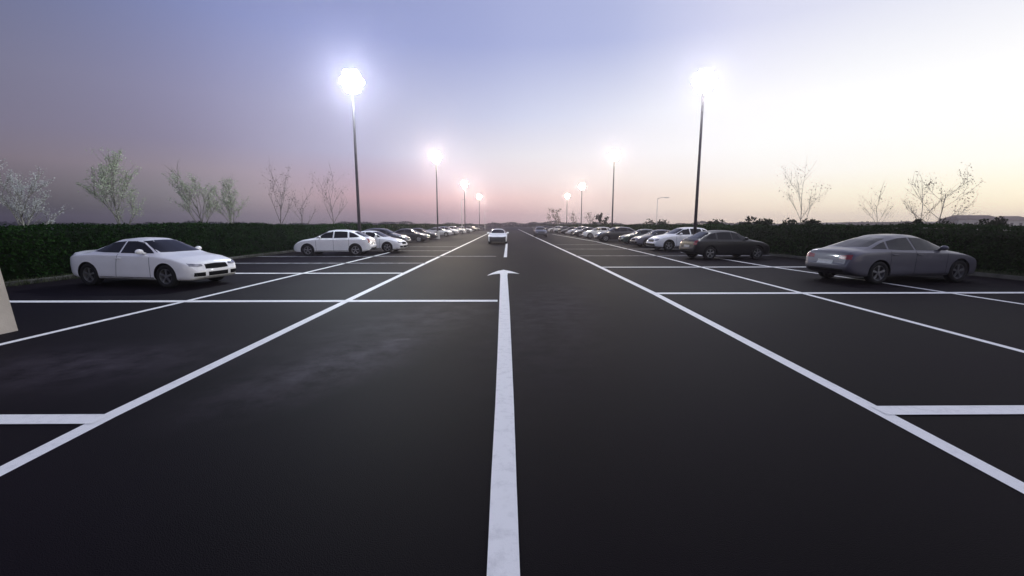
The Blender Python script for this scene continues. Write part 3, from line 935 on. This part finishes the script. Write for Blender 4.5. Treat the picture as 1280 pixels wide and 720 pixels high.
# --- fastback sedan
FAST = dict(L=4.5, W=1.78, wheel_r=0.325, wheels=(-1.33, 1.42), sillz=0.23,
    top=[(-2.25, .60), (-2.21, .86), (-2.14, .955), (-1.95, .985), (-1.75, 1.0), (-1.1, 1.24), (-0.55, 1.375), (-0.1, 1.40), (0.25, 1.375), (0.55, 1.29), (1.2, .965), (1.45, .93), (1.85, .86), (2.1, .74), (2.2, .64), (2.25, .5)],
    belt=[(-2.25, .52), (-2.17, .80), (-1.9, .90), (-1.0, .945), (0, .91), (1.0, .88), (1.6, .82), (2.0, .70), (2.2, .55), (2.25, .46)],
    bottom=[(-2.25, .38), (-2.1, .28), (-1.8, .21), (1.8, .20), (2.1, .21), (2.25, .28)],
    roofw=[(-2.25, .62), (-1.8, .66), (-1.2, .58), (-0.5, .53), (0.2, .53), (0.7, .58), (1.25, .68), (2.25, .6)],
    patches=[
        ('side_window', [(-0.12, .955), (0.4, .94), (1.0, .935)], [(-0.12, 1.30), (0.18, 1.29), (0.46, 1.23)], 's', M_GLASS),
        ('side_window', [(-1.02, .985), (-0.6, .965), (-0.19, .96)], [(-0.90, 1.20), (-0.5, 1.28), (-0.19, 1.30)], 's', M_GLASS),
        ('quarter_window', [(-1.5, 1.0), (-1.25, .995), (-1.08, .99)], [(-1.38, 1.04), (-1.15, 1.13), (-0.97, 1.19)], 's', M_GLASS),
        ('windscreen', [(-.68, .985), (-.35, .98), (0, .98), (.35, .98), (.68, .985)], [(-.47, 1.29), (-.24, 1.315), (0, 1.32), (.24, 1.315), (.47, 1.29)], 'f', M_GLASS),
        ('rear_window', [(-.58, 1.05), (0, 1.03), (.58, 1.05)], [(-.44, 1.27), (0, 1.31), (.44, 1.27)], 'b', M_GLASS),
        ('headlight', [(.45, .585), (.60, .575), (.78, .60)], [(.45, .65), (.60, .665), (.775, .69)], 'F', M_HEAD),
        ('grille', [(-.36, .50), (0, .49), (.36, .50)], [(-.34, .63), (0, .64), (.34, .63)], 'f', M_BLACKP),
        ('lower_grille', [(-.5, .31), (0, .31), (.5, .31)], [(-.5, .39), (0, .39), (.5, .39)], 'f', M_BLACKP),
        ('taillight', [(.42, .70), (.58, .70), (.755, .70)], [(.42, .80), (.58, .82), (.74, .83)], 'B', M_TAIL),
        ('bumper_insert', [(-.55, .33), (0, .33), (.55, .33)], [(-.6, .42), (0, .42), (.6, .42)], 'b', M_BLACKP),
        ('licence_plate', [(-.25, .55), (.25, .55)], [(-.25, .66), (.25, .66)], 'b', M_PLATE),
    ],
    gaps=[(0.92, .28, .86, 0.02), (-0.17, .28, .93, 0.02), (-1.0, .48, .95, 0.0)], handles=(-0.05, -0.88), handlez=.83, mirror=(0.74, .98))

# --- hatchback / crossover
HATCH = dict(L=4.15, W=1.74, wheel_r=0.325, wheels=(-1.28, 1.27), sillz=0.25,
    top=[(-2.075, .60), (-2.05, .86), (-1.98, .97), (-1.86, 1.02), (-1.18, 1.365), (-0.6, 1.435), (-0.1, 1.43), (0.25, 1.375), (1.0, 1.00), (1.2, .97), (1.65, .89), (1.9, .78), (2.03, .66), (2.075, .52)],
    belt=[(-2.075, .52), (-2.02, .82), (-1.9, .92), (-1.0, .945), (0, .93), (0.9, .91), (1.5, .84), (1.85, .72), (2.03, .58), (2.075, .48)],
    bottom=[(-2.075, .38), (-1.95, .29), (-1.6, .22), (1.6, .21), (1.95, .22), (2.075, .30)],
    roofw=[(-2.075, .64), (-1.9, .66), (-1.3, .57), (-0.6, .55), (0.0, .55), (0.5, .59), (1.1, .68), (2.075, .6)],
    patches=[
        ('side_window', [(-0.08, .985), (0.35, .98), (0.84, .975)], [(-0.08, 1.335), (0.08, 1.33), (0.26, 1.29)], 's', M_GLASS),
        ('side_window', [(-0.88, .995), (-0.5, .99), (-0.15, .985)], [(-0.84, 1.32), (-0.5, 1.34), (-0.15, 1.335)], 's', M_GLASS),
        ('quarter_window', [(-1.50, 1.04), (-1.25, 1.02), (-0.98, 1.01)], [(-1.36, 1.13), (-1.15, 1.24), (-0.93, 1.31)], 's', M_GLASS),
        ('windscreen', [(-.66, 1.03), (-.35, 1.025), (0, 1.025), (.35, 1.025), (.66, 1.03)], [(-.48, 1.325), (-.24, 1.35), (0, 1.355), (.24, 1.35), (.48, 1.325)], 'f', M_GLASS),
        ('rear_window', [(-.6, 1.05), (0, 1.04), (.6, 1.05)], [(-.49, 1.30), (0, 1.34), (.49, 1.30)], 'b', M_GLASS),
        ('headlight', [(.45, .62), (.58, .60), (.765, .64)], [(.45, .69), (.58, .715), (.75, .745)], 'F', M_HEAD),
        ('grille', [(-.36, .54), (0, .53), (.36, .54)], [(-.36, .67), (0, .68), (.36, .67)], 'f', M_BLACKP),
        ('lower_grille', [(-.62, .30), (0, .30), (.62, .30)], [(-.6, .43), (0, .43), (.6, .43)], 'f', M_BLACKP),
        ('taillight', [(.56, .72), (.64, .72), (.76, .72)], [(.56, .93), (.64, .95), (.73, .95)], 'B', M_TAIL),
        ('bumper_insert', [(-.6, .32), (0, .32), (.6, .32)], [(-.6, .45), (0, .45), (.6, .45)], 'b', M_BLACKP),
        ('licence_plate', [(-.25, .60), (.25, .60)], [(-.25, .71), (.25, .71)], 'b', M_PLATE),
    ],
    gaps=[(0.80, .30, .90, 0.02), (-0.13, .30, .95, 0.01), (-0.95, .50, .97, 0.0)], handles=(-0.02, -0.84), handlez=.86, mirror=(0.58, 1.0))

coupe = make_car(COUPE, P_WHITE)
fast = make_car(FAST, P_GREY)
hatch = make_car(HATCH, P_WHITE)
used = set()
GRP = 'cars parked in the bays'
def place(proto, paint, x, y, ang, label, cat='car', sc_=1.0):
    if id(proto) not in used:
        o = proto; used.add(id(proto))
    else:
        o = copy_tree(proto)
    recolour(o, paint)
    o.location = (x, y, 0); o.rotation_euler = (0, 0, R(ang)); o.scale = (sc_,) * 3
    return tag(o, label, cat, GRP)
def place_corner(proto, paint, cx, cy, ang, half_l, half_w, fx, fy, label, cat='car', sc_=1.0):
    """put the car so that its local corner (fx*half_l, fy*half_w) stands at (cx, cy)"""
    v = Matrix.Rotation(R(ang), 2) @ Vector((fx * half_l * sc_, fy * half_w * sc_))
    return place(proto, paint, cx - v.x, cy - v.y, ang, label, cat, sc_)

# first uses keep the prototypes
place_corner(coupe, P_WHITE, -8.42, 11.55, -11, 2.1, .82, 1, -1, 'nearest white coupe with black wheels, parked in front of the left hedge')
place_corner(fast, P_GREY, 9.72, 12.05, 9, 2.25, .85, -1, -1, 'nearest grey fastback car parked nose to the right hedge', sc_=1.02)
place_corner(hatch, P_WHITE, -7.55, 23.9, 183, 2.07, .85, -1, 1, 'white hatchback with its tail to the lane, second white car from the left')
place_corner(coupe, P_WHITE, -6.6, 26.8, -5, 2.1, .84, 1, -1, 'white car with its nose sticking out behind the white hatchback')
place_corner(hatch, P_DARK, 9.15, 20.9, 8, 2.07, .85, -1, -1, 'charcoal hatchback left of the grey fastback, tail to the lane', sc_=1.0)
place_corner(hatch, P_WHITE, 9.75, 28.2, 186, 2.07, .85, 1, 1, 'white crossover facing the lane beside the charcoal hatchback', sc_=1.08)
place_corner(coupe, P_GREY, 9.9, 33.0, 184, 2.1, .84, 1, 1, 'low grey car just beyond the white crossover')
place_corner(coupe, P_GREEN, 10.0, 37.6, 180, 2.1, .84, 1, 1, 'dark green car between the low grey car and the black hatchback')
place_corner(hatch, P_BLACK, 9.2, 44.0, 183, 2.07, .85, 1, 1, 'black hatchback on the right in front of the second right lamp post', sc_=1.05)
place_corner(hatch, P_CREAM, 9.7, 55.0, 180, 2.07, .85, 1, 1, 'off white hatchback beyond the black hatchback on the right')
# left row beyond the white pair
place_corner(hatch, P_BLACK, -7.9, 34.0, -3, 2.07, .85, 1, -1, 'black hatchback nearest behind the white pair on the left')
place_corner(coupe, P_BLACK, -7.9, 43.0, -2, 2.1, .84, 1, -1, 'low black car left of the lamp post with the concrete sleeve')
far = [
    (coupe, P_BLACK, -8.2, 50.0, 0, 'black car right beside the sleeved lamp post on the left'),
    (coupe, P_SILVER, -8.0, 63.0, 0, 'silver car, first pale one beyond the sleeved lamp post'),
    (hatch, P_SILVER, -8.0, 71.0, 0, 'silver hatchback, second pale one beyond the sleeved lamp post'),
    (hatch, P_CREAM, -7.6, 80.0, 0, 'off white hatchback, third pale car beyond the sleeved lamp post'),
    (coupe, P_CREAM, -7.4, 92.0, 0, 'off white low car just beyond the third left lamp post'),
    (hatch, P_DARK, -7.2, 104.0, 0, 'charcoal hatchback far down the left row, beyond the pale cars'),
    (coupe, P_BLACK, -7.2, 116.0, 0, 'black low car far down the left row before the fourth lamp post'),
    (hatch, P_DARK, -7.2, 140.0, 0, 'charcoal hatchback beyond the fourth left lamp post'),
    (coupe, P_BLACK, 9.6, 62.0, 180, 'black low car, first beyond the off white hatchback on the right'),
    (hatch, P_SILVER, 9.6, 69.0, 180, 'silver hatchback, second beyond the off white hatchback on the right'),
    (coupe, P_DARK, 9.6, 77.0, 180, 'charcoal low car before the third right lamp post'),
    (coupe, P_GREEN, 9.4, 86.0, 180, 'dark green low car beside the third right lamp post'),
    (hatch, P_CREAM, 9.2, 98.0, 180, 'off white hatchback just beyond the third right lamp post'),
    (coupe, P_DARK, 9.0, 112.0, 180, 'charcoal low car far down the right row'),
    (hatch, P_DARK, 8.8, 128.0, 180, 'charcoal hatchback beyond the fourth right lamp post'),
    (coupe, P_BLACK, 8.5, 150.0, 180, 'black low car at the far end of the right row'),
]
for pr, pt, fx, y, ang, lab in far:
    if fx < 0: place(pr, pt, fx - 2.1, y + .85, ang, lab)
    else: place(pr, pt, fx + 2.1, y + .85, ang, lab)
place(hatch, P_BLACK, 4.75, 62.5, -90, 'black car standing nose-on beside the right lane line')
o = place(coupe, P_WHITE, -0.85, 40.6, -90, 'white car with dark bumper facing the camera in the left lane')
o['group'] = 'cars standing in the lanes'
bm = bmesh.new()
bm_box(bm, 2.09, 0, 0.42, 0.16, 1.44, 0.42, 0.05)
fb = bm_obj('front_bumper', bm, M_BLACKP, o, True)
fb['label'] = 'dark front bumper'
# ------------------------------------------------------------------ haze
bm = bmesh.new(); bm_box(bm, 0, 255, 6.6, 1510, 690, 15.8)
hz = bpy.data.materials.new('haze_air'); hz.use_nodes = True
nt = hz.node_tree; nt.nodes.clear()
v = nd(nt, 'ShaderNodeVolumePrincipled'); v.inputs['Color'].default_value = (0.86, 0.80, 0.95, 1)
v.inputs['Density'].default_value = 0.0011; v.inputs['Anisotropy'].default_value = 0.86
o_ = nd(nt, 'ShaderNodeOutputMaterial'); nt.links.new(v.outputs[0], o_.inputs['Volume'])
hb = bm_obj('haze', bm, hz); hb['kind'] = 'stuff'

# ------------------------------------------------------------------ sky
w = bpy.data.worlds.new('World'); sc.world = w; w.use_nodes = True
nt = w.node_tree; nt.nodes.clear()
geo = nd(nt, 'ShaderNodeTexCoord')
sep = nd(nt, 'ShaderNodeSeparateXYZ'); nt.links.new(geo.outputs['Generated'], sep.inputs[0])
def wm(op, a, b2=0.0):
    q = nd(nt, 'ShaderNodeMath', operation=op)
    for i, vv in enumerate((a, b2)):
        if isinstance(vv, (int, float)): q.inputs[i].default_value = vv
        else: nt.links.new(vv, q.inputs[i])
    return q.outputs[0]
hyp = wm('SQRT', wm('ADD', wm('MULTIPLY', sep.outputs[0], sep.outputs[0]), wm('MULTIPLY', sep.outputs[1], sep.outputs[1])))
az = wm('DIVIDE', sep.outputs[0], wm('MAXIMUM', hyp, 1e-4))
fac = wm('ADD', wm('MULTIPLY', az, 0.5), 0.5)
AZ = [-0.76, -0.52, -0.26, 0.0, 0.26, 0.45, 0.77]
ROWS = [
    (0.00, [(40, 44, 52), (128, 124, 130), (158, 145, 152), (205, 178, 180), (232, 212, 204), (250, 230, 208), (254, 240, 210)]),
    (0.03, [(64, 67, 76), (142, 134, 142), (182, 155, 163), (219, 184, 185), (244, 224, 214), (252, 235, 216), (255, 244, 216)]),
    (0.06, [(94, 90, 101), (156, 145, 154), (208, 172, 180), (238, 204, 202), (245, 224, 216), (254, 240, 224), (255, 249, 228)]),
    (0.10, [(120, 110, 124), (162, 149, 163), (198, 178, 196), (236, 220, 224), (248, 236, 232), (252, 246, 242), (255, 253, 245)]),
    (0.15, [(118, 112, 134), (152, 146, 172), (193, 190, 214), (230, 226, 234), (246, 242, 246), (255, 253, 253), (255, 255, 250)]),
    (0.23, [(117, 115, 140), (150, 148, 180), (178, 180, 208), (204, 208, 233), (230, 232, 246), (250, 249, 253), (255, 254, 254)]),
    (0.36, [(103, 110, 145), (133, 141, 187), (146, 155, 202), (166, 174, 217), (184, 191, 228), (212, 214, 238), (226, 228, 240)]),
    (0.90, [(94, 97, 132), (116, 120, 160), (134, 140, 180), (150, 156, 196), (164, 170, 206), (180, 184, 216), (200, 202, 228)]),
]
HGAIN = [1.0] * 8
GAINS = [1.0, 1.0, 1.0, 1.0, 0.98, 1.0, 1.04]
SKYGAIN = 1.0
outs = []
for ri, (el, cols) in enumerate(ROWS):
    r = nd(nt, 'ShaderNodeValToRGB')
    e = r.color_ramp.elements
    for i, (a, c) in enumerate(zip(AZ, cols)):
        c = srgb(*c)
        c = tuple(v_ * GAINS[i] * HGAIN[ri] for v_ in c[:3]) + (1,)
        p = a * 0.5 + 0.5
        if i < 2: e[i].position = p; e[i].color = c
        else:
            q = e.new(p); q.color = c
    r.color_ramp.interpolation = 'B_SPLINE' if False else 'EASE'
    r.color_ramp.interpolation = 'CARDINAL'
    nt.links.new(fac, r.inputs['Fac']); outs.append((el, r.outputs['Color']))
cur = outs[0][1]
for k in range(1, len(outs)):
    mr = nd(nt, 'ShaderNodeMapRange', interpolation_type='LINEAR')
    mr.inputs[1].default_value = outs[k - 1][0]; mr.inputs[2].default_value = outs[k][0]
    nt.links.new(sep.outputs[2], mr.inputs[0])
    mx = nd(nt, 'ShaderNodeMix', data_type='RGBA')
    nt.links.new(mr.outputs[0], mx.inputs['Factor']); nt.links.new(cur, mx.inputs['A']); nt.links.new(outs[k][1], mx.inputs['B'])
    cur = mx.outputs['Result']
bg1 = nd(nt, 'ShaderNodeBackground'); nt.links.new(cur, bg1.inputs[0]); bg1.inputs[1].default_value = SKYGAIN
sky = nd(nt, 'ShaderNodeTexSky'); sky.sky_type = 'NISHITA'; sky.sun_disc = False
SUN_EL, SUN_AZ = R(3), R(70)     # low sun to the right of the view
sky.sun_elevation = SUN_EL; sky.sun_rotation = SUN_AZ
bg2 = nd(nt, 'ShaderNodeBackground'); nt.links.new(sky.outputs[0], bg2.inputs[0]); bg2.inputs[1].default_value = 0.012
ad = nd(nt, 'ShaderNodeAddShader'); nt.links.new(bg1.outputs[0], ad.inputs[0]); nt.links.new(bg2.outputs[0], ad.inputs[1])
wo = nd(nt, 'ShaderNodeOutputWorld'); nt.links.new(ad.outputs[0], wo.inputs[0])

sd = bpy.data.lights.new('sun', 'SUN'); sd.energy = 0.2; sd.angle = R(12); sd.color = (1.0, 0.88, 0.78)
so = bpy.data.objects.new('sun', sd); link(so)
dv = Vector((math.sin(SUN_AZ) * math.cos(SUN_EL), math.cos(SUN_AZ) * math.cos(SUN_EL), math.sin(SUN_EL)))
so.rotation_euler = dv.to_track_quat('Z', 'Y').to_euler()

# ------------------------------------------------------------------ render settings
sc.render.engine = 'CYCLES'
sc.cycles.use_denoising = True
sc.cycles.max_bounces = 6
sc.cycles.volume_bounces = 0
sc.view_settings.view_transform = 'Standard'
sc.view_settings.look = 'None'
sc.view_settings.exposure = 0.0
sc.view_settings.gamma = 1.0
